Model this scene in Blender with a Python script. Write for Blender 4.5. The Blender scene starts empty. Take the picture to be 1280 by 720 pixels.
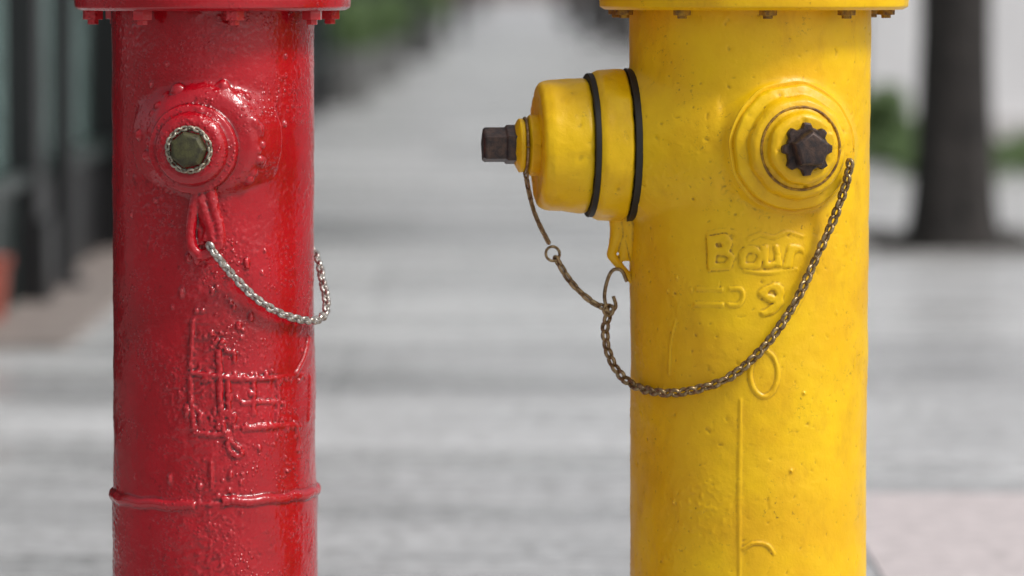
import bpy, bmesh, math, random
from mathutils import Vector, Matrix, noise
random.seed(7)
scene=bpy.context.scene
U=0.0008; H=0.80; DC=4.2      # drawing unit (m), eye height, camera distance
rad=math.radians
# ------------------------------------------------------------------ helpers
def link(o,parent=None):
    scene.collection.objects.link(o)
    if parent: o.parent=parent
    return o
def empty(name,loc=(0,0,0)):
    e=bpy.data.objects.new(name,None); e.empty_display_size=.1; e.location=loc
    return link(e)
def mk(name,verts,faces,mat=None,parent=None,smooth=True):
    me=bpy.data.meshes.new(name); me.from_pydata([tuple(v) for v in verts],[],faces); me.update()
    if mat: me.materials.append(mat)
    if smooth:
        for p in me.polygons: p.use_smooth=True
    return link(bpy.data.objects.new(name,me),parent)
def autosmooth(o,ang=35):
    for p in o.data.polygons: p.use_smooth=True
    o.data.set_sharp_from_angle(angle=rad(ang))
def lathe(name,prof,M=Matrix(),n=128,mat=None,parent=None,sharp=None,wob=0):
    """prof: list of (radius, axial) in metres; closed with end caps; axis = local Z"""
    vs=[];fs=[]
    m=len(prof)
    for (r,z) in prof:
        for i in range(n):
            a=2*math.pi*i/n
            rr=r
            if wob: rr+=wob*noise.noise(Vector((math.cos(a)*3,math.sin(a)*3,z*30+5)))
            vs.append(M@Vector((rr*math.cos(a),rr*math.sin(a),z)))
    for j in range(m-1):
        for i in range(n):
            k=(i+1)%n
            fs.append((j*n+i,j*n+k,(j+1)*n+k,(j+1)*n+i))
    fs.append(tuple(reversed(range(n)))); fs.append(tuple((m-1)*n+i for i in range(n)))
    o=mk(name,vs,fs,mat,parent)
    if sharp: autosmooth(o,sharp)
    return o
def rprof(pts,b=0.0012,seg=4):
    """round the corners of an (r,z) profile"""
    out=[]
    for i,p in enumerate(pts):
        if i==0 or i==len(pts)-1: out.append(p); continue
        P=Vector(p);A=Vector(pts[i-1]);B=Vector(pts[i+1])
        da=(A-P);db=(B-P)
        bb=min(b,da.length*.45,db.length*.45)
        a=P+da.normalized()*bb; c=P+db.normalized()*bb
        for k in range(seg+1):
            t=k/seg
            q=a*(1-t)**2+P*2*t*(1-t)+c*t*t
            out.append((q.x,q.y))
    return out
def box(name,x0,x1,y0,y1,z0,z1,mat=None,parent=None,bev=0):
    vs=[(x,y,z) for x in(x0,x1) for y in(y0,y1) for z in(z0,z1)]
    fs=[(0,1,3,2),(4,6,7,5),(0,4,5,1),(2,3,7,6),(0,2,6,4),(1,5,7,3)]
    o=mk(name,vs,fs,mat,parent,smooth=False)
    if bev:
        m=o.modifiers.new('b','BEVEL'); m.width=bev; m.segments=2
    return o
def axisM(origin,d):
    d=Vector(d).normalized()
    return Matrix.Translation(origin)@d.to_track_quat('Z','Y').to_matrix().to_4x4()
def spline(pts,step):
    pts=[Vector(p) for p in pts]
    P=[pts[0]*2-pts[1]]+pts+[pts[-1]*2-pts[-2]]
    dense=[]
    for i in range(1,len(P)-2):
        for k in range(24):
            t=k/24
            a,b,c,d=P[i-1],P[i],P[i+1],P[i+2]
            dense.append(0.5*((2*b)+(c-a)*t+(2*a-5*b+4*c-d)*t*t+(3*b-a-3*c+d)*t**3))
    dense.append(pts[-1])
    out=[dense[0]];acc=0
    for i in range(1,len(dense)):
        seg=(dense[i]-dense[i-1]).length; l0=acc; acc+=seg
        while acc>=step:
            t=(step-l0)/max(seg,1e-9)
            out.append(dense[i-1].lerp(dense[i],min(1,t)))
            l0=l0-step; acc-=step
    return out
def tube(name,pts,r,mat=None,parent=None,nseg=10,step=None,cyc=False,r_end=None):
    """closed swept tube along a spline"""
    c=spline(pts,step or max(r*.8,.0006))
    vs=[];fs=[];n=nseg;m=len(c)
    up=None
    for i,p in enumerate(c):
        T=(c[min(i+1,m-1)]-c[max(i-1,0)]).normalized()
        if up is None:
            up=Vector((0,1,0)) if abs(T.y)<.9 else Vector((1,0,0))
        N=(up-T*up.dot(T)).normalized(); up=N; B=T.cross(N)
        rr=r if r_end is None else r+(r_end-r)*i/(m-1)
        for k in range(n):
            a=2*math.pi*k/n
            vs.append(p+N*rr*math.cos(a)+B*rr*math.sin(a))
    for i in range(m-1):
        for k in range(n):
            l=(k+1)%n
            fs.append((i*n+k,i*n+l,(i+1)*n+l,(i+1)*n+k))
    fs.append(tuple(reversed(range(n)))); fs.append(tuple((m-1)*n+i for i in range(n)))
    return mk(name,vs,fs,mat,parent)
def sphere(name,c,r,s=(1,1,1),mat=None,parent=None):
    bm=bmesh.new(); bmesh.ops.create_uvsphere(bm,u_segments=20,v_segments=12,radius=r)
    for v in bm.verts: v.co=Vector((v.co.x*s[0],v.co.y*s[1],v.co.z*s[2]))+Vector(c)
    me=bpy.data.meshes.new(name); bm.to_mesh(me); bm.free()
    for p in me.polygons:p.use_smooth=True
    if mat: me.materials.append(mat)
    return link(bpy.data.objects.new(name,me),parent)
def fuse(name,objs,voxel,mat,parent,smooth_it=4,disp=None):
    """cast-iron body: union of closed parts, voxel remeshed and softened"""
    bm=bmesh.new()
    for o in objs:
        me=o.data
        bm.from_mesh(me)
        bpy.data.objects.remove(o)
    me=bpy.data.meshes.new(name+'_src'); bm.to_mesh(me); bm.free()
    o=link(bpy.data.objects.new(name,me))
    r=o.modifiers.new('r','REMESH'); r.mode='VOXEL'; r.voxel_size=voxel; r.use_smooth_shade=True
    s=o.modifiers.new('s','SMOOTH'); s.factor=.5; s.iterations=smooth_it
    dg=bpy.context.evaluated_depsgraph_get()
    me2=bpy.data.meshes.new_from_object(o.evaluated_get(dg))
    bpy.data.objects.remove(o)
    if disp:
        nrm=[v.normal.copy() for v in me2.vertices]
        for v,n in zip(me2.vertices,nrm):
            v.co=v.co+n*disp(v.co)
    for p in me2.polygons: p.use_smooth=True
    me2.materials.clear()
    if mat: me2.materials.append(mat)
    o=bpy.data.objects.new(name,me2); link(o,parent)
    print(name,len(me2.vertices))
    return o
def chain(name,pts,mat,parent,L=15,W=10.5,wire=2.1,pitch=10.6,roll=45,closed=False):
    c=spline([Vector(p) for p in pts],pitch*U)
    vs=[];fs=[]
    hw=(W/2-wire)*U; hl=(L/2-wire)*U; w=wire*U
    path=[]
    K=5
    for k in range(K+1):
        a=-math.pi/2+math.pi*k/K
        path.append((hl-hw+hw*math.cos(a),hw*math.sin(a)))
    for k in range(K+1):
        a=math.pi/2+math.pi*k/K
        path.append((-(hl-hw)+hw*math.cos(a),hw*math.sin(a)))
    np_=len(path);ns=7
    for i,p in enumerate(c):
        T=(c[min(i+1,len(c)-1)]-c[max(i-1,0)]).normalized()
        ref=Vector((0,-1,0)) if abs(T.y)<.9 else Vector((0,0,1))
        N=(ref-T*ref.dot(T)).normalized(); B=T.cross(N)
        a=rad((roll if i%2 else -roll)+random.uniform(-14,14))
        S=B*math.cos(a)+N*math.sin(a); Q=T.cross(S)
        base=len(vs)
        for j in range(np_):
            x,y=path[j]; xn,yn=path[(j+1)%np_]; xp,yp=path[j-1]
            t=Vector((xn-xp,yn-yp)).normalized(); nn=Vector((t.y,-t.x))
            for k in range(ns):
                b=2*math.pi*k/ns
                ox=x+nn.x*w*math.cos(b); oy=y+nn.y*w*math.cos(b); oz=w*math.sin(b)
                vs.append(p+T*ox+S*oy+Q*oz)
        for j in range(np_):
            for k in range(ns):
                j2=(j+1)%np_;k2=(k+1)%ns
                fs.append((base+j*ns+k,base+j2*ns+k,base+j2*ns+k2,base+j*ns+k2))
    return mk(name,vs,fs,mat,parent)
def at(e,n,depth):
    """photogrammetric elevation reading -> world point lying 'depth' units in front of the hydrant axes"""
    k=1-depth*U/DC
    return Vector(((e-640)*U*k,-depth*U,H-(n+20)*U*k))

# ------------------------------------------------------------------ materials
class NT:
    def __init__(s,name):
        s.m=bpy.data.materials.new(name); s.m.use_nodes=True
        s.n=s.m.node_tree.nodes; s.l=s.m.node_tree.links
        s.b=s.n['Principled BSDF']; s.tc=s.n.new('ShaderNodeTexCoord')
    def noise(s,scale,detail=4,rough=.55,vec=None,sc=None):
        t=s.n.new('ShaderNodeTexNoise'); t.inputs['Scale'].default_value=scale
        t.inputs['Detail'].default_value=detail; t.inputs['Roughness'].default_value=rough
        src=s.tc.outputs['Object']
        if sc:
            mp=s.n.new('ShaderNodeMapping'); mp.inputs['Scale'].default_value=sc
            s.l.new(src,mp.inputs['Vector']); src=mp.outputs['Vector']
        s.l.new(src,t.inputs['Vector']); return t.outputs['Fac']
    def voro(s,scale,feature='F1'):
        t=s.n.new('ShaderNodeTexVoronoi'); t.inputs['Scale'].default_value=scale; t.feature=feature
        s.l.new(s.tc.outputs['Object'],t.inputs['Vector']); return t.outputs['Distance']
    def ramp(s,fac,stops):
        r=s.n.new('ShaderNodeValToRGB'); e=r.color_ramp.elements
        while len(e)<len(stops): e.new(.5)
        for el,(p,c) in zip(e,stops):
            el.position=p; el.color=(c,c,c,1) if not hasattr(c,'__len__') else (*c,1)
        s.l.new(fac,r.inputs['Fac']); return r.outputs['Color']
    def mix(s,fac,a,b,mode='MIX'):
        x=s.n.new('ShaderNodeMix'); x.data_type='RGBA'; x.blend_type=mode
        for sock,v in ((x.inputs[0],fac),(x.inputs[6],a),(x.inputs[7],b)):
            if hasattr(v,'is_linked'): s.l.new(v,sock)
            elif hasattr(v,'__len__'): sock.default_value=(*v,1)
            else: sock.default_value=v
        return x.outputs[2]
    def math(s,op,a,b=0):
        x=s.n.new('ShaderNodeMath'); x.operation=op
        for sock,v in ((x.inputs[0],a),(x.inputs[1],b)):
            if hasattr(v,'is_linked'): s.l.new(v,sock)
            else: sock.default_value=v
        return x.outputs[0]
    def bump(s,h,dist,strength=1,prev=None):
        b=s.n.new('ShaderNodeBump'); b.inputs['Distance'].default_value=dist; b.inputs['Strength'].default_value=strength
        s.l.new(h,b.inputs['Height'])
        if prev: s.l.new(prev,b.inputs['Normal'])
        return b.outputs['Normal']
    def set(s,**k):
        for key,v in k.items():
            sock=s.b.inputs[{'color':'Base Color','rough':'Roughness','metal':'Metallic','normal':'Normal','coat':'Coat Weight','coatr':'Coat Roughness','spec':'Specular IOR Level'}[key]]
            if hasattr(v,'is_linked'): s.l.new(v,sock)
            elif hasattr(v,'__len__'): sock.default_value=(*v,1)
            else: sock.default_value=v
        return s.m
def yellow_paint(name='yellow_paint',pt=True):
    t=NT(name)
    a=t.ramp(t.noise(9,4,.6),[(.35,(.80,.44,.002)),(.62,(.90,.56,.002))])
    a=t.mix(t.ramp(t.noise(24,5,.7,sc=(1,1,.5)),[(.54,0),(.74,.5)]),a,(.56,.26,.003))
    sp=t.ramp(t.noise(130,6,.8),[(.59,0),(.66,1)])
    m=t.ramp(t.noise(13,3),[(.49,0),(.64,1)])
    a=t.mix(t.math('MULTIPLY',t.math('MULTIPLY',sp,m),.75),a,(.15,.06,.010))
    if pt:
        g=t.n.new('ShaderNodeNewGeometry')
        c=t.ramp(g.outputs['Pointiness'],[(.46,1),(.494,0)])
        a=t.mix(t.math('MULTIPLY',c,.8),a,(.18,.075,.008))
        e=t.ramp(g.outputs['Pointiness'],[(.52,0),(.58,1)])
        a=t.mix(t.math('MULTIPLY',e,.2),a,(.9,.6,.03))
    h=t.noise(75,4,.6); nb=t.bump(h,.0012,.5)
    nb=t.bump(t.noise(420,2,.6),.0004,.5,nb)
    r=t.ramp(t.noise(30,3),[(.3,.32),(.7,.5)])
    return t.set(color=a,rough=r,normal=nb,spec=.4)
def red_paint():
    t=NT('red_paint')
    a=t.ramp(t.noise(12,4,.6),[(.3,(.33,.0012,.006)),(.7,(.48,.002,.012))])
    a=t.mix(t.ramp(t.noise(90,4,.7),[(.60,0),(.70,.6)]),a,(.17,.001,.004))
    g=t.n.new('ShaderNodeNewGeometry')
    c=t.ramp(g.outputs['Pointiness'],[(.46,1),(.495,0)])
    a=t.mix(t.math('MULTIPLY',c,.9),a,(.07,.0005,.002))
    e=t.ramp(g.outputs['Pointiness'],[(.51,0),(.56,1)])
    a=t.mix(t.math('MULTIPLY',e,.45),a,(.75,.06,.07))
    nb=t.bump(t.noise(60,4,.6),.0018,.6)
    v=t.ramp(t.voro(230),[(0,1),(.45,0)])
    vm=t.ramp(t.noise(20,2),[(.45,0),(.62,1)])
    nb=t.bump(t.math('MULTIPLY',v,vm),.0015,.8,nb)
    nb=t.bump(t.noise(450,2,.5),.0004,.4,nb)
    return t.set(color=a,rough=.25,normal=nb,coat=.3,coatr=.07)
def simple(name,col,rough=.6,metal=0,var=.25,scale=20,bumpd=0,bscale=100):
    t=NT(name)
    c2=tuple(x*(1-var) for x in col); c1=tuple(min(1,x*(1+var)) for x in col)
    a=t.ramp(t.noise(scale,4,.6),[(.32,c2),(.68,c1)])
    kw=dict(color=a,rough=rough,metal=metal)
    if bumpd: kw['normal']=t.bump(t.noise(bscale,3,.6),bumpd,.8)
    return t.set(**kw)
M_Y=yellow_paint(); M_R=red_paint()
def rusty(name,base,rust,metal=.6,rough=.45,sc=150):
    t=NT(name)
    f=t.ramp(t.noise(sc,6,.7),[(.4,0),(.62,1)])
    return t.set(color=t.mix(f,base,rust),metal=metal,rough=rough,normal=t.bump(t.noise(500,4),.0005,.8))
M_NUT=rusty('bare_iron',(.035,.028,.028),(.09,.055,.042),.5,.45)
M_OLIVE=rusty('weathered_bronze',(.085,.082,.03),(.04,.035,.018),.2,.55,90)
M_CHY=rusty('brassy_chain',(.40,.30,.16),(.12,.065,.03),.75,.36,220)
M_CHS=rusty('galvanised_chain',(.62,.60,.56),(.30,.26,.23),.85,.30,260)
M_CHD=rusty('dirty_chain',(.50,.47,.38),(.20,.15,.10),.6,.42,240)
M_RUB=simple('black_rubber',(.012,.011,.010),.6)

# ------------------------------------------------------------------ red hydrant
def polar(ax,R,th,z):   # th=0 faces the camera, + to the right
    return Vector((ax+R*math.sin(th),-R*math.cos(th),z))
def onbarrel(ax,R,e,n,off=0):
    """elevation reading projected on the barrel surface"""
    d=R/U
    for _ in range(6):
        p=at(e,n,d); dx=(p.x-ax)
        d=math.sqrt(max(0,(R+off)**2-min(abs(dx),R+off)**2))/U
    return at(e,n,d)
def bolt(ax,R,th,z,r,h,mat,parent,name):
    c=polar(ax,R,th,z)
    M=Matrix.Translation(c)@Matrix.Rotation(random.uniform(0,1),4,'Z')
    nut=lathe(name,rprof([(0.0005,0),(r,0),(r,h),(r*.55,h),(r*.55,h*1.5),(.0005,h*1.5)],.0008,3),M@Matrix.Rotation(math.pi,4,'X'),n=6,mat=mat,parent=parent,sharp=30)
    return nut

RX=-373.5*U; RR=127*U
red=empty('fire_hydrant',(0,0,0))
src=[]
z=lambda n:H-n*U   # n = units below eye height
rd=Vector((math.sin(rad(-6)),-math.cos(rad(-6)),0))
RM=axisM((RX,0,z(200)),rd)
BM=axisM((RX+1*U,0,z(190)),Vector((math.sin(rad(-1)),-math.cos(rad(-1)),0)))
s1=[lathe('a',[(RR+2*U,.03),(RR+2*U,z(637)),(RR,z(634)),(RR-1.5*U,z(300)),(RR-1*U,z(25)),(RR,z(20))],Matrix.Translation((RX,0,0)))]
s1.append(lathe('b',[(20*U,60*U),(94*U,96*U),(80*U,114*U),(72*U,123*U),(66*U,131*U),(58*U,137*U),(48*U,139*U),(10*U,139*U)],BM))
src.append(fuse('a',s1,.002,None,None,10))
# horizontal bead (two halves of the casting, slightly out of register)
def ringpart(a0,a1,zz,r):
    pts=[polar(RX,RR-.5*U,a0+(a1-a0)*k/60,zz+.0008*math.sin(k*.9)) for k in range(61)]
    return tube('rg',pts,r,nseg=10,step=.003)
src.append(ringpart(rad(8),rad(185),z(634),6.5*U))
src.append(ringpart(rad(-7),rad(-180),z(639),6.5*U))
src.append(ringpart(rad(-9),rad(10),z(637),3.0*U))
# outlet boss
src.append(lathe('b2',rprof([(5*U,120*U),(55*U,130*U),(54*U,146*U),(45*U,149*U),(43*U,158*U),(36*U,163*U),(5*U,163*U)],2*U),RM))
# paint lumps round the boss
for k in range(48):
    a=rad(random.uniform(0,360)); rr=random.gauss(66,5)*U
    p=BM@Vector((rr*math.cos(a),rr*math.sin(a),(127+random.uniform(-5,2)-(rr/U-62)*.6)*U))
    src.append(sphere('l',p,random.uniform(2.5,6.5)*U,(random.uniform(.8,1.8),1,random.uniform(.8,1.8))))
# hanging lug with an eye, thick with paint
lug=[at(247,236,138),at(241,262,140),at(237,290,142),at(240,310,143),at(251,319,144),at(265,312,144),at(264,290,143),at(256,266,141),at(249,246,140)]
src.append(tube('lg',lug,7.0*U,nseg=10,step=.002))
lug=[at(262,234,138),at(267,262,140),at(273,285,142),at(273,303,143),at(262,316,144)]
src.append(tube('lg',lug,7.5*U,nseg=10,step=.002))
src.append(tube('lg',[at(252,232,134),at(254,262,137),at(262,285,138),at(258,304,138)],10*U,nseg=10,step=.002))
src.append(tube('lg',[at(250,270,134),at(251,290,137),at(252,306,138)],6*U,nseg=10,step=.002))
src.append(sphere('dr',at(246,322,142),5*U,(1,1,1.8)))
# embossed marks (cast ridges) on the barrel
def ridge(ax,R,pts,r,sink=.4):
    w=[onbarrel(ax,R,e,n) for e,n in pts]
    w=[Vector((ax,0,p.z))+ (Vector((p.x-ax,p.y,0)).normalized()*(R-r*sink)) for p in w]
    return tube('rd',w,r,nseg=8,step=.002)
marks=[([(272,438),(273,480),(275,520),(280,545),(290,556),(300,566),(296,572),(286,566),(282,552)],3.7),
([(236,466),(237,500),(241,540)],3.0),([(236,466),(262,470),(300,474),(340,473),(378,468)],3.3),
([(283,470),(284,505),(286,532)],3.0),([(240,542),(262,545),(285,543)],3.0),([(300,538),(335,534),(368,532)],3.8),
([(386,420),(380,445),(368,470)],3.2),([(368,532),(372,552),(370,566)],3.2),([(315,474),(316,492),(314,520)],2.5),
([(345,474),(347,500),(344,528)],2.5),([(240,400),(238,430),(236,462)],2.7),([(300,505),(330,503),(356,505)],2.5),
([(387,470),(386,500),(384,530)],2.4),([(262,580),(262,615)],2.9),([(259,640),(261,700),(258,760)],3.4)]
for p,r in marks: src.append(ridge(RX,RR,p,r*U,.2))
for k in range(75):   # blisters and drips, mostly along the foundry seam
    e=random.gauss(270,22); n=random.uniform(300,740)
    if not 160<e<380: continue
    p=onbarrel(RX,RR,e,n); s=random.uniform(1.4,3.4)*U
    src.append(sphere('bl',p,s,(1,1,random.uniform(1,2.8))))
for k in range(50):   # beaded paint along the raised lettering
    n0,e0=random.choice([(472,random.uniform(285,380)),(535,random.uniform(290,375)),(random.uniform(540,700),random.uniform(270,385))])
    p=onbarrel(RX,RR,e0+random.gauss(0,2),n0+random.gauss(0,2.5)); s=random.uniform(1.3,3.0)*U
    src.append(sphere('bl',p,s,(1,1,random.uniform(.8,1.6))))
for k in range(36):
    e=random.uniform(155,380); n=random.uniform(40,720)
    p=onbarrel(RX,RR,e,n); s=random.uniform(1.2,2.4)*U
    src.append(sphere('bl',p,s,(1,1,random.uniform(1,1.8))))
def red_disp(co):
    th=math.atan2(co.x-RX,-co.y)
    seam=math.exp(-((th-.04)/.26)**2)*(1 if co.z<z(330) else .35)
    low=noise.noise(co*28)*.0010
    mid=noise.noise(co*110)*.0005
    fine=noise.noise(co*250)
    fine=max(0,fine)*.0015
    patch=max(0,noise.noise(co*17+Vector((3,1,8)))+.15)
    return low+mid*(.5+seam)+fine*(seam*.8+patch*1.0)
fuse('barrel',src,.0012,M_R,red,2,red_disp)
T=Matrix.Translation((RX,0,0))
lathe('bonnet_flange',rprof([(.01,z(30)),(RR+4*U,z(30)),(RR+9*U,z(22)),(164*U,z(33)),(171*U,z(29)),(172*U,z(18)),(168*U,z(15)),(165*U,z(14)),(165*U,z(12.5)),(172*U,z(11)),(172*U,z(-12)),(150*U,z(-17)),(RR,z(-22)),(.01,z(-22))],.0014),T,mat=M_R,parent=red,wob=.002)
lathe('bonnet',[(.01,z(-20)),(RR,z(-20)),(RR,z(-50)),(RR*.96,z(-80)),(RR*.85,z(-115)),(RR*.66,z(-145)),(RR*.4,z(-165)),(28*U,z(-172)),(28*U,z(-180)),(.003,z(-180))],T,mat=M_R,parent=red,wob=.001)
lathe('operating_nut',rprof([(.003,z(-178)),(24*U,z(-178)),(19*U,z(-215)),(.003,z(-215))],.001,2),T,n=5,mat=M_R,parent=red,sharp=30)
for k in range(8):
    b=bolt(RX,149*U,rad(-76+k*45-(0 if k else 4)),z(32),13*U,12*U,M_R,red,'flange_bolt_%d'%k)
lathe('base_flange',rprof([(.01,.0),(185*U,.0),(185*U,.022),(150*U,.026),(RR+10*U,.034),(RR,.06),(.01,.06)],.002),T,mat=M_R,parent=red)
for k in range(8):
    b=bolt(RX,166*U,rad(10+k*45),.047,13*U,20*U,M_R,red,'base_bolt_%d'%k)
# outlet cap nut
lathe('cap_nut',rprof([(2*U,158*U),(23*U,158*U),(22*U,180*U),(18*U,184*U),(2*U,185*U)],1.5*U),RM,n=7,mat=M_OLIVE,parent=red,sharp=30)
loop=[RM@Vector((26*U*math.cos(a),26*U*math.sin(a),(169+2*math.sin(3*a))*U)) for a in [2*math.pi*k/16 for k in range(17)]]
chain('nut_chain',loop,M_CHD,red,L=11,W=8.5,wire=1.8,pitch=7.9)
chain('cap_chain',[at(262,308,152),at(272,322,150),at(291,345,138),at(318,372,126),at(348,391,109),at(376,400,78),at(396,400,45),at(406,391,20),at(407,372,0),at(402,350,-20),at(398,328,-45),at(388,310,-75),at(360,300,-110)],M_CHS,red,L=14.5,W=12.5,wire=2.8,pitch=8.6)

# ------------------------------------------------------------------ yellow hydrant
YX=297*U; YR=150*U
yel=empty('fire_hydrant.001',(0,0,0))
src=[]
ld=Vector((-math.cos(rad(7)),-math.sin(rad(7)),0)); LM=axisM((YX,0,z(200)),ld)
fd=Vector((math.sin(rad(16)),-math.cos(rad(16)),0)); FM=axisM((YX,0,z(198)),fd)
s1=[lathe('a',[(YR-1*U,.03),(YR-2*U,z(600)),(YR-.5*U,z(300)),(YR+1*U,z(25)),(YR+3*U,z(15))],Matrix.Translation((YX,0,0)))]
s1.append(lathe('n',[(20*U,10*U),(152*U,64*U),(140*U,88*U),(127*U,108*U),(114*U,125*U),(104*U,138*U),(97*U,147*U),(92*U,153*U),(10*U,153*U)],LM))
s1.append(lathe('f',[(20*U,60*U),(104*U,108*U),(92*U,130*U),(84*U,144*U),(80*U,156*U),(10*U,156*U)],FM))
src.append(fuse('a',s1,.0025,None,None,16))
# lug below side outlet: solid tapering tab with a hooked tip
lp=[(-150,268,16),(-146,290,17),(-142,312,18),(-141,330,18),(-144,354,18)]
src.append(tube('lug',[Vector((YX+a*U,-c*U,z(b+18))) for a,b,c in lp],21*U,nseg=16,step=.003,r_end=4*U))
src.append(tube('lug',[Vector((YX+a*U,-c*U,z(b+16))) for a,b,c in [(-163,264,18),(-164,288,19),(-168,306,19),(-175,324,19)]],16*U,nseg=14,step=.003,r_end=5*U))
src.append(tube('lug',[Vector((YX+a*U,-c*U,z(b+16))) for a,b,c in [(-174,320,19),(-165,332,19),(-153,346,19),(-146,357,18)]],6*U,nseg=14,step=.003,r_end=3.5*U))
src.append(tube('lug',[Vector((YX+a*U,-c*U,z(b+16))) for a,b,c in [(-156,280,18),(-157,305,19),(-156,330,19)]],10*U,nseg=14,step=.003,r_end=6*U))
def textmesh(s,size,ax,R,e,n,ext,sx=1,off=.9,rot=0):
    c=bpy.data.curves.new('t','FONT'); c.body=s; c.size=size*U; c.extrude=ext*U; c.resolution_u=4
    c.align_x='CENTER'; c.offset=off*U
    o=link(bpy.data.objects.new('t',c)); dg=bpy.context.evaluated_depsgraph_get()
    me=bpy.data.meshes.new_from_object(o.evaluated_get(dg)); bpy.data.objects.remove(o)
    bm=bmesh.new(); bm.from_mesh(me); bmesh.ops.remove_doubles(bm,verts=bm.verts,dist=1e-6)
    p=onbarrel(ax,R,e,n); th0=math.atan2(p.x-ax,-p.y)
    for v in bm.verts:
        X=v.co.x+noise.noise(v.co*90)*5*U; Y_=v.co.y+noise.noise(v.co*90+Vector((4,4,4)))*5*U
        X,Y_=X*math.cos(rot)-Y_*math.sin(rot),X*math.sin(rot)+Y_*math.cos(rot)
        th=th0+X*sx/R; r=R+v.co.z
        v.co=Vector((ax+r*math.sin(th),-r*math.cos(th),p.z+Y_))
    bm.to_mesh(me); bm.free()
    return link(bpy.data.objects.new('t',me))
src.append(textmesh('B',56,YX,YR,901,335,1.9,1.15,1.4,.05))
src.append(textmesh('o',50,YX,YR,938,334,1.3,1.1,1.0,-.08))
src.append(textmesh('u',52,YX,YR,966,332,1.6,1.0,.8,.1))
src.append(textmesh('r',54,YX,YR,992,333,1.2,1.1,1.0,-.1))
src.append(ridge(YX,YR,[(884,292),(905,288),(922,292)],1.8*U)); src.append(ridge(YX,YR,[(935,300),(950,293),(968,296),(985,290),(1006,296)],1.6*U))
src.append(ridge(YX,YR,[(930,338),(960,341),(1000,336)],1.5*U))
src.append(textmesh('9',54,YX,YR,962,394,1.6,1.25,.6,-.12))
src.append(ridge(YX,YR,[(870,361),(905,362)],2.4*U,.5)); src.append(ridge(YX,YR,[(868,380),(905,381)],2.6*U,.4)); src.append(ridge(YX,YR,[(912,361),(926,361),(930,370),(924,381),(910,381)],2.0*U,.5))
src.append(ridge(YX,YR,[(1012,350),(1003,372),(992,392)],2.6*U,.5))
src.append(ridge(YX,YR,[(957,436),(944,448),(939,470),(945,489),(957,497),(969,488),(974,468),(969,448),(957,436)],2.2*U,.6))
src.append(ridge(YX,YR,[(927,500),(926,620),(927,760)],2.2*U,1.15))
src.append(ridge(YX,YR,[(930,690),(945,682),(962,685),(972,698)],1.6*U,.8)); src.append(ridge(YX,YR,[(845,400),(838,430),(836,470)],1.4*U,.8))
for k in range(14):
    e=random.uniform(800,1075); n=random.uniform(40,740)
    p=onbarrel(YX,YR,e,n); s_=random.uniform(.9,1.8)*U
    src.append(sphere('bl',p,s_,(1,1,random.uniform(.8,1.8))))
def yel_disp(co):
    p=max(0,noise.noise(co*14+Vector((5,5,1)))-.02)
    return noise.noise(co*22)*.0009+noise.noise(co*80)*.0004+max(0,noise.noise(co*210))*.0007*p*2-max(0,noise.noise(co*150+Vector((9,0,0)))-.46)*.0018
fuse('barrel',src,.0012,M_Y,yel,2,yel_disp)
T=Matrix.Translation((YX+4*U,0,0))
lathe('bonnet_flange',rprof([(.01,z(28)),(YR+8*U,z(28)),(YR+11*U,z(22)),(186*U,z(32)),(193*U,z(28)),(194*U,z(16)),(190*U,z(13)),(190*U,z(11)),(195*U,z(9.5)),(195*U,z(-14)),(175*U,z(-20)),(YR,z(-24)),(.01,z(-24))],.0012),T,mat=M_Y,parent=yel,wob=.002)
lathe('bonnet',[(.01,z(-20)),(YR,z(-20)),(YR,z(-55)),(YR*.96,z(-85)),(YR*.85,z(-120)),(YR*.66,z(-152)),(YR*.4,z(-174)),(30*U,z(-182)),(30*U,z(-192)),(.003,z(-192))],T,mat=M_Y,parent=yel,wob=.001)
lathe('operating_nut',rprof([(.003,z(-190)),(26*U,z(-190)),(20*U,z(-228)),(.003,z(-228))],.001,2),T,n=5,mat=M_NUT,parent=yel,sharp=30)
M_YB=rusty('rusty_yellow_bolt',(.45,.25,.02),(.12,.055,.02),.2,.6,120)
for k in range(10):
    bolt(YX,171*U,rad(-68+k*36),z(30),11*U,8*U,M_YB,yel,'flange_bolt_%d'%k)
lathe('base_flange',rprof([(.01,.0),(205*U,.0),(205*U,.022),(172*U,.026),(YR+10*U,.034),(YR,.06),(.01,.06)],.002),Matrix.Translation((YX,0,0)),mat=M_Y,parent=yel)
for k in range(8):
    bolt(YX,188*U,rad(10+k*45),.047,13*U,20*U,M_Y,yel,'base_bolt_%d'%k)
# side outlet: gasket line, collar, gasket, cap, hub, nut
def dens(p,st=.0018):
    out=[p[0]]
    for a,b in zip(p,p[1:]):
        L=math.hypot(b[0]-a[0],b[1]-a[1]); k=max(1,int(L/st))
        for i in range(1,k+1): out.append((a[0]+(b[0]-a[0])*i/k,a[1]+(b[1]-a[1])*i/k))
    return out
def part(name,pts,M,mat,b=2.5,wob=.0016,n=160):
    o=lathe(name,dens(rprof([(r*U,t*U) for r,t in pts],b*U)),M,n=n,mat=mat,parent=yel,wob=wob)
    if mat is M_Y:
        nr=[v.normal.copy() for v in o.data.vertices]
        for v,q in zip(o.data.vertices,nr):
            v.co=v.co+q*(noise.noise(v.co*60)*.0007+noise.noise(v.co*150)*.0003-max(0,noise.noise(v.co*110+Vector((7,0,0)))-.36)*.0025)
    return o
part('gasket_inner',[(2,149),(95,149),(96,157.5),(2,157.5)],LM,M_RUB,1,.0005)
part('outlet_collar',[(2,157.5),(88,157.5),(94,161),(94.5,175),(93,193),(89,200),(2,200)],LM,M_Y,3)
part('gasket_outer',[(2,199),(89.5,199),(89.5,206),(2,206)],LM,M_RUB,1,.0006)
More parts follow.
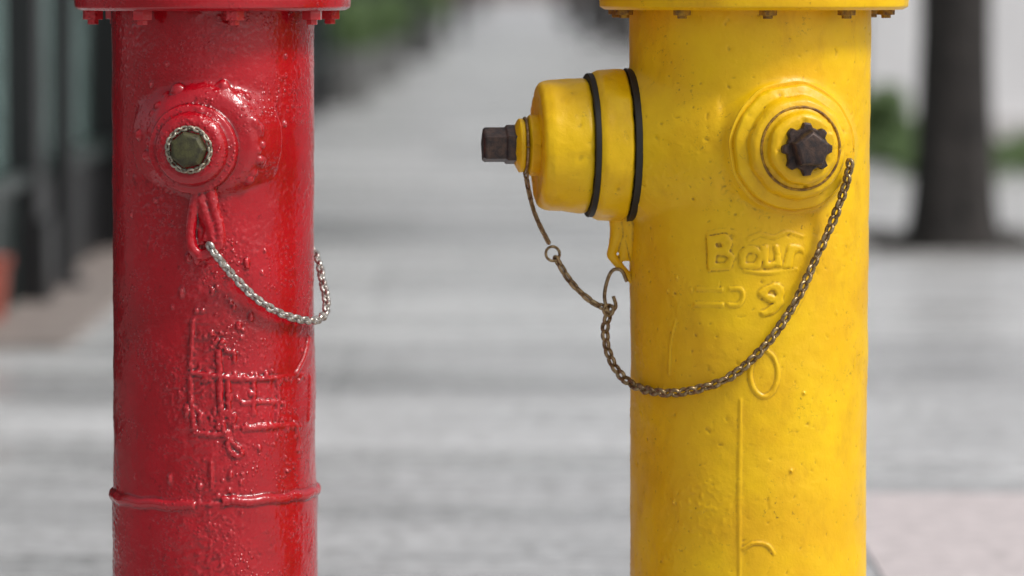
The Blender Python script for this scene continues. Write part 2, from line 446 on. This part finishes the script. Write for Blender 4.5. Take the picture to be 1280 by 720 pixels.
part('outlet_cap',[(2,206),(82,206),(84,212),(81,255),(77,265),(70,269),(60,267),(2,267)],LM,M_Y,4)
part('cap_hub',[(2,266),(37,266),(38,278),(31,281),(31,284),(34,286),(34,291),(24,296),(2,296)],LM,M_Y,1.5,.0006)
lathe('cap_nut',rprof([(2*U,294*U),(26*U,294*U),(26*U,306*U),(23*U,308*U),(23*U,333*U),(20*U,336*U),(2*U,336*U)],1.5*U,3),LM@Matrix.Rotation(.5,4,'Z'),n=5,mat=M_NUT,parent=yel,sharp=30)
# front outlet
part('front_gasket',[(2,150),(80,150),(81,157),(2,157)],FM,M_Y,1)
part('front_cap',[(2,155),(74,155),(77,160),(75,166),(66,170),(63,172),(61,180),(57,185),(47,188),(44,191),(43,201),(38,205),(2,205)],FM,M_Y,2)
def gear(name,n,r0,r1,t0,t1,M,mat):
    vs=[];fs=[];N=n*6
    rows=[(1,t0),(1,t1-2),(.93,t1),(.55,t1),(.5,t1-3)]
    for s,t in rows:
        for i in range(N):
            a=2*math.pi*i/N; c=math.cos(n*a); q=.5+.5*max(-1,min(1,c*1.8))
            r=(r0+(r1-r0)*q)*s*(1+.08*noise.noise(Vector((math.cos(a)*3,math.sin(a)*3,2))))
            vs.append(M@Vector((r*math.cos(a)*U,r*math.sin(a)*U,t*U)))
    for j in range(len(rows)-1):
        for i in range(N):
            k=(i+1)%N; fs.append((j*N+i,j*N+k,(j+1)*N+k,(j+1)*N+i))
    fs.append(tuple((len(rows)-1)*N+i for i in range(N)))
    o=mk(name,vs,fs,mat,yel); autosmooth(o,35); return o
gear('front_nut_crown',8,26,32,203,213,FM,M_NUT)
lathe('front_nut',rprof([(2*U,205*U),(25*U,205*U),(23*U,228*U),(19*U,231*U),(2*U,231*U)],1.5*U,3),FM@Matrix.Rotation(.3,4,'Z'),n=5,mat=M_NUT,parent=yel,sharp=30)
# retaining rings and chains
def ring(name,c,r,w,d,mat,parent,n=40):
    M=axisM(c,d); pts=[M@Vector((r*math.cos(a),r*math.sin(a),0)) for a in [2*math.pi*k/n for k in range(n+1)]]
    return tube(name,pts,w,mat,parent,nseg=8,step=.0015)
ring('front_chain_ring',FM@Vector((0,0,187*U)),50*U,1.8*U,fd,M_YB,yel)
ring('hub_chain_ring',LM@Vector((0,0,283*U)),34*U,2*U,ld,M_CHY,yel)
chain('front_cap_chain',[at(763,388,26),at(757,410,26),at(760,438,32),at(772,464,40),at(794,483,62),at(830,492,116),at(870,488,140),at(915,471,157),at(958,432,162),at(995,378,158),at(1022,320,147),at(1044,270,142),at(1058,228,150),at(1064,196,168)],M_CHY,yel,L=16.5,W=14,wire=2.5,pitch=11)
chain('side_cap_chain',[at(657,215,40),at(661,238,38),at(668,265,36),at(679,290,34),at(688,306,33)],M_CHY,yel,L=19,W=8,wire=1.6,pitch=14.5,roll=50)
ring('link_ring',at(691,317,32),9*U,1.8*U,(.3,-1,.2),M_CHY,yel)
chain('side_cap_chain_2',[at(697,326,32),at(712,350,30),at(730,369,28),at(748,382,27),at(762,386,26)],M_CHY,yel,L=17,W=9.5,wire=2.1,pitch=12)
tube('lug_hook',[at(784,352,30),at(777,338,31),at(766,338,31),at(759,352,30),at(756,372,28),at(761,390,27),at(770,384,27),at(767,370,27)],2.3*U,M_CHY,yel,nseg=8,step=.001)
ring('hook_ring',at(761,388,27),7*U,1.8*U,(.5,-1,.1),M_CHY,yel)

# ------------------------------------------------------------------ setting
def Y(D): return D-DC      # distance from the viewpoint -> world y
g=NT('ground_mat')
ga=g.ramp(g.noise(1.2,6),[(.3,(.10,.10,.10)),(.7,(.17,.168,.165))])
M_G=g.set(color=ga,rough=.55,normal=g.bump(g.noise(60,4),.004,.5))
gr=box('ground',-600,600,-600,900,-.6,-.12,M_G)
# sidewalk
s=NT('damp_concrete')
br=s.n.new('ShaderNodeTexBrick'); mp=s.n.new('ShaderNodeMapping'); mp.inputs['Location'].default_value=(.35,.2,0)
s.l.new(s.tc.outputs['Object'],mp.inputs['Vector']); s.l.new(mp.outputs['Vector'],br.inputs['Vector'])
br.offset=.5; br.inputs['Scale'].default_value=1; br.inputs['Brick Width'].default_value=3.8; br.inputs['Row Height'].default_value=1.35
br.inputs['Mortar Size'].default_value=.010; br.inputs['Mortar Smooth'].default_value=.3
br.inputs['Color1'].default_value=(.40,.40,.405,1); br.inputs['Color2'].default_value=(.76,.76,.76,1); br.inputs['Mortar'].default_value=(.28,.28,.28,1)
base=s.mix(.5,br.outputs['Color'],s.ramp(s.noise(1.3,5,.6,sc=(.6,1.6,1)),[(.3,(.42,.42,.425)),(.7,(.78,.78,.78))]))
base=s.mix(s.ramp(s.noise(26,6,.8),[(.47,.0),(.62,.8)]),base,(.19,.185,.18))
base=s.mix(s.ramp(s.noise(6,6,.75,sc=(.5,1.6,1)),[(.47,.0),(.70,.55)]),base,(.27,.27,.27))
rg=s.ramp(s.noise(1.1,4,.6,sc=(.5,1.8,1)),[(.38,.16),(.62,.46)])
nb=s.bump(s.noise(120,3,.7),.003,.5); nb=s.bump(br.outputs['Fac'],-.006,.5,nb)
M_S=s.set(color=base,rough=rg,normal=nb)
box('sidewalk',-1.3,2.6,-30,Y(260),-.115,0,M_S,bev=0)
M_K=simple('granite_kerb',(.34,.33,.32),.5,bumpd=.002)
kb=empty('kerb')
for i in range(36):
    y0=-12+i*2.0
    box('kerb_stone_%d'%i,2.603,2.78,y0,y0+1.992,-.118,.004,M_K,kb,.008)
M_P=simple('pinkish_concrete',(.62,.55,.545),.45,var=.2,scale=30,bumpd=.002)
box('paving_slab',.50,1.30,Y(5.0),Y(6.55),-.01,.004,M_P)

# tree pit, trees
M_SOIL=simple('soil',(.05,.045,.04),.9,bumpd=.02,bscale=30)
M_BARK=simple('bark',(.024,.020,.018),.85,var=.5,scale=12,bumpd=.02,bscale=26)
M_LEAF=simple('foliage',(.06,.11,.025),.55,var=.4,scale=1.5)
M_LEAF2=simple('hedge_foliage',(.075,.13,.035),.55,var=.5,scale=9)
def leaves(name,centres,n,size,mat,parent):
    vs=[];fs=[]
    for _ in range(n):
        c,r=random.choice(centres)
        v=Vector((random.gauss(0,1),random.gauss(0,1),random.gauss(0,1))); v.normalize()
        p=Vector(c)+Vector((v.x*r[0],v.y*r[1],v.z*r[2]))*random.random()**.45
        a=Vector((random.uniform(-1,1),random.uniform(-1,1),random.uniform(-1,1))).normalized()
        b=a.orthogonal().normalized(); s_=size*random.uniform(.6,1.3)
        i=len(vs); vs+= [p-a*s_,p+b*s_*.5,p+a*s_,p-b*s_*.5]; fs.append((i,i+1,i+2,i+3))
    return mk(name,vs,fs,mat,parent,smooth=False)
def tree(i,x,y,r,h,nl=2600,pit=True):
    t=empty('street_tree' if i==0 else 'street_tree.%03d'%i)
    lean=Vector((random.uniform(-.02,.02),random.uniform(-.03,.03),0))
    n=28;vs=[];fs=[];rows=26
    for j in range(rows):
        f=j/(rows-1); zz=h*.62*f**1.6
        rr=r*(1+.30*math.exp(-zz/.07)+.12*math.exp(-zz/.4))*(1-.4*f)
        for k in range(n):
            a=2*math.pi*k/n
            q=rr*(1+.14*noise.noise(Vector((math.cos(a)*1.6,math.sin(a)*1.6,zz*2.4+i*7)))+.05*math.cos(5*a+i)*math.exp(-zz/.3))
            vs.append(Vector((x+lean.x*zz+q*math.cos(a),y+lean.y*zz+q*math.sin(a),zz)))
    for j in range(rows-1):
        for k in range(n):
            l=(k+1)%n; fs.append((j*n+k,j*n+l,(j+1)*n+l,(j+1)*n+k))
    fs.append(tuple((rows-1)*n+k for k in range(n)))
    mk('trunk',vs,fs,M_BARK,t)
    top=Vector((x,y,h*.6))+lean*h*.6
    cs=[]
    for k in range(7):
        a=k*2.4+i; out=Vector((math.cos(a),math.sin(a),0))
        b0=top-Vector((0,0,h*.08*(k%3))); e=b0+out*h*random.uniform(.15,.26)+Vector((0,0,h*random.uniform(.14,.34)))
        tube('limb_%d'%k,[b0,b0.lerp(e,.5)+Vector((0,0,-.08)),e],r*.42,M_BARK,t,nseg=8,step=.1,r_end=.02)
        cs.append((e,(h*.13,h*.13,h*.09))); cs.append((b0.lerp(e,.6)+Vector((0,0,.5)),(h*.09,h*.09,h*.07)))
    leaves('crown',cs,nl,.09,M_LEAF,t)
for i,(x,D,r) in enumerate([(1.325,12.55,.120),(1.42,51,.15),(1.36,62,.17),(1.45,77,.19),(1.30,98,.2),(-.95,118,.2)]):
    tree(i,x,Y(D),r,6.5+.4*i,1300)
pit=empty('tree_pit')
vs=[];fs=[];nx,ny=24,36
for a in range(nx+1):
    for b in range(ny+1):
        X=1.08+.52*a/nx; YY=Y(12.3)+1.25*b/ny
        vs.append((X,YY,.004+.03*abs(noise.noise(Vector((X*9,YY*9,0))))+.03*math.exp(-((X-1.315)**2+(YY-Y(12.7))**2)/.04)))
for a in range(nx):
    for b in range(ny):
        i=a*(ny+1)+b; fs.append((i,i+ny+1,i+ny+2,i+1))
mk('soil',vs,fs,M_SOIL,pit)
box('pit_edge_1',1.02,1.075,Y(12.25),Y(13.6),.0,.02,M_K,pit,.004)
box('pit_edge_2',1.605,1.66,Y(12.25),Y(13.6),.0,.02,M_K,pit,.004)
box('pit_edge_3',1.02,1.66,Y(12.19),Y(12.245),.0,.02,M_K,pit,.004)
# hedge in front of pale wall
cs=[((random.uniform(1.62,2.5),Y(random.uniform(17.2,19.5)),random.uniform(.03,.09)),(.12,.12,.06)) for _ in range(60)]
leaves('low_hedge',cs,7000,.022,M_LEAF2,None)
cs=[((random.uniform(1.60,1.82),Y(random.uniform(19.3,20.0)),random.uniform(.05,.26)),(.09,.09,.08)) for _ in range(22)]
leaves('shrub',cs,2600,.026,M_LEAF2,None)
# white rendered garden wall on the right
M_W=simple('white_render',(.80,.79,.80),.7,var=.06,scale=3,bumpd=.002)
M_GL=NT('window_glass').set(color=(.03,.05,.05),rough=.08)
M_FR=simple('frame_paint',(.55,.55,.54),.5)
wb=empty('garden_wall')
box('wall_panel',1.78,9,Y(20.4),Y(20.62),0.001,2.1,M_W,wb)
M_PLN=simple('plinth_stone',(.5,.48,.47),.6)
box('plinth',1.985,9.0,Y(20.36),Y(20.397),0.0,.14,M_PLN,wb,.005)
box('coping',1.60,9.1,Y(20.32),Y(20.70),2.103,2.18,M_FR,wb,.01)
for k in range(4):
    x0=1.70+k*2.3
    box('pier_%d'%k,x0,x0+.28,Y(20.34),Y(20.68),0.0005,2.098,M_W,wb,.008)
# storefront on the left
M_DG=simple('dark_green_paint',(.012,.022,.020),.35,var=.3)
M_BLK=simple('black_paint',(.010,.010,.011),.4)
t=NT('shop_glass'); M_SG=t.set(color=t.ramp(t.noise(1.3,3),[(.38,(.03,.06,.05)),(.58,(.30,.42,.40))]),rough=.12)
M_BRN=simple('brown_stone',(.16,.12,.10),.6,bumpd=.003)
M_BRN2=simple('worn_stone',(.26,.22,.20),.6,bumpd=.003)
M_FAC=simple('upper_brick',(.22,.15,.12),.8,var=.3,bumpd=.004)
sb=empty('storefront_building')
XW=-1.22
box('core',-8,XW-.10,Y(8.2),Y(60),0.001,3.0,M_BLK,sb)
box('upper_wall',-8,XW,Y(8.2),Y(60),3.004,5.0,M_FAC,sb)
box('fascia',-8+.01,XW+.08,Y(8.25),Y(59.9),2.55,3.0,M_DG,sb)
Dd=8.25;k=0
while Dd<59:
    w=.34 if k%2==0 else .16
    pr=.05 if k not in(2,4) else .10
    box('pilaster_%d'%k,XW-.098,XW+pr,Y(Dd),Y(Dd+w),0.002,2.548,M_DG if k%3==0 else M_BLK,sb,.006)
    box('pilaster_base_%d'%k,XW-.097,XW+pr+.025,Y(Dd-.02),Y(Dd+w+.02),0.0035,.22,M_BLK,sb,.006)
    box('stall_riser_%d'%k,XW-.098,XW,Y(Dd+w+.003),Y(Dd+2.095),0.003,.30,M_BLK if k%2 else M_DG,sb)
    box('shop_window_%d'%k,XW-.098,XW-.03,Y(Dd+w+.003),Y(Dd+2.095),.345,2.545,M_SG,sb)
    box('sill_%d'%k,XW-.098,XW+.03,Y(Dd+w+.003),Y(Dd+2.095),.303,.342,M_DG,sb)
    Dd+=2.1;k+=1
box('threshold_stone',XW+.004,XW+.24,Y(9.2),Y(16.5),.0,.018,M_BRN2,sb,.004)
# dark posts standing along the shop front
for i,(x,D,r,h) in enumerate([(-1.165,10.9,.030,1.1),(-1.10,12.4,.022,1.0)]):
    pe=empty('railing_post' if i==0 else 'railing_post.%03d'%i)
    lathe('shaft',rprof([(.005,.018),(r*2,.018),(r*2,.03),(r,.04),(r,h),(r*1.4,h+.01),(r*1.4,h+.03),(r*.6,h+.06),(.003,h+.065)],.003),Matrix.Translation((x,Y(D),0)),n=28,mat=M_BLK,parent=pe)
# red pot by the wall
rp=empty('flower_pot')
M_RP=simple('red_glaze',(.30,.07,.045),.4)
PM=Matrix.Translation((XW-.01,Y(9.75),.018))
lathe('pot',rprof([(.02,.0),(.045,.0),(.06,.13),(.066,.135),(.066,.15),(.055,.15),(.05,.135),(.01,.135)],.003),PM,n=40,mat=M_RP,parent=rp)
lathe('soil',[(.005,.12),(.05,.137),(.02,.14),(.005,.141)],PM,n=24,mat=M_SOIL,parent=rp)
# planters with shrubs, bollards
M_PL=simple('planter_concrete',(.15,.15,.145),.6,bumpd=.004)
for i,(x0,x1,D,hh) in enumerate([(-1.17,-.90,33.5,.34),(-1.17,-.95,27.5,.36),(-1.17,-.80,47,.4)]):
    pe=empty('planter' if i==0 else 'planter.%03d'%i)
    L=1.6
    box('front',x0,x1,Y(D),Y(D)+.05,0.002,hh,M_PL,pe,.006); box('back',x0,x1,Y(D)+L-.05,Y(D)+L,0.002,hh,M_PL,pe,.006)
    box('side_1',x0,x0+.05,Y(D)+.052,Y(D)+L-.052,0.002,hh,M_PL,pe,.006); box('side_2',x1-.05,x1,Y(D)+.052,Y(D)+L-.052,0.002,hh,M_PL,pe,.006)
    box('soil',x0+.052,x1-.052,Y(D)+.052,Y(D)+L-.052,0.01,hh-.05,M_SOIL,pe)
    cs=[((random.uniform(x0+.05,x1-.02),Y(D)+random.uniform(.1,L-.1),hh+random.uniform(.05,.30)),(.12,.16,.13)) for _ in range(12)]
    leaves('shrub',cs,2200,.03,M_LEAF2,pe)
for i,(x,D) in enumerate([(-.97,44),(-.80,60),(.98,70),(1.12,58)]):
    be=empty('bollard' if i==0 else 'bollard.%03d'%i)
    M=Matrix.Translation((x,Y(D),0))
    lathe('post',rprof([(.01,0.001),(.10,.001),(.10,.08),(.07,.12),(.062,.80),(.075,.82),(.075,.86),(.06,.90),(.03,.95),(.004,.96)],.006),M,n=32,mat=M_BLK,parent=be)
# distant block closing the street
db=empty('brick_building')
box('walls',-14,14,Y(262),Y(275),-.119,9,M_FAC,db)
for k in range(8):
    box('window_%d'%k,-12+k*3.1,-10.4+k*3.1,Y(261.9),Y(261.98),1.0,3.0,M_GL,db)
box('parapet',-14.2,14.2,Y(261.8),Y(275.2),9.003,9.5,M_FR,db)

# ------------------------------------------------------------------ light
SE,AZ=50,118   # sun elevation; compass bearing measured from +Y clockwise -> behind viewer, to the right
w=bpy.data.worlds.new('World'); scene.world=w; w.use_nodes=True
nt=w.node_tree; bg=nt.nodes['Background']
sky=nt.nodes.new('ShaderNodeTexSky'); sky.sky_type='NISHITA'; sky.sun_disc=False
sky.sun_elevation=rad(SE); sky.sun_rotation=rad(AZ); sky.air_density=1.0; sky.dust_density=4.0; sky.ozone_density=1.0
hs=nt.nodes.new('ShaderNodeHueSaturation'); hs.inputs['Saturation'].default_value=.3
nt.links.new(sky.outputs[0],hs.inputs['Color']); nt.links.new(hs.outputs[0],bg.inputs['Color'])
bg.inputs['Strength'].default_value=.128
sd=bpy.data.lights.new('sun','SUN'); sd.energy=2.0; sd.angle=rad(11); sd.color=(1,.98,.95)
so=link(bpy.data.objects.new('sun',sd))
dirn=Vector((math.sin(rad(AZ))*math.cos(rad(SE)),math.cos(rad(AZ))*math.cos(rad(SE)),math.sin(rad(SE))))
so.rotation_euler=dirn.to_track_quat('Z','Y').to_euler()
# ------------------------------------------------------------------ camera
cd=bpy.data.cameras.new('camera'); cam=link(bpy.data.objects.new('camera',cd))
cd.sensor_width=36; cd.lens=DC*36/(1280*U); cd.clip_start=.05; cd.clip_end=2000
cam.location=(0,-DC,H); cam.rotation_euler=(rad(90)-math.atan(380/(cd.lens*1280/36)),0,0)
cd.dof.use_dof=True; cd.dof.focus_distance=4.10; cd.dof.aperture_fstop=3.7
scene.camera=cam
scene.view_settings.view_transform='Standard'; scene.view_settings.look='None'; scene.view_settings.exposure=0
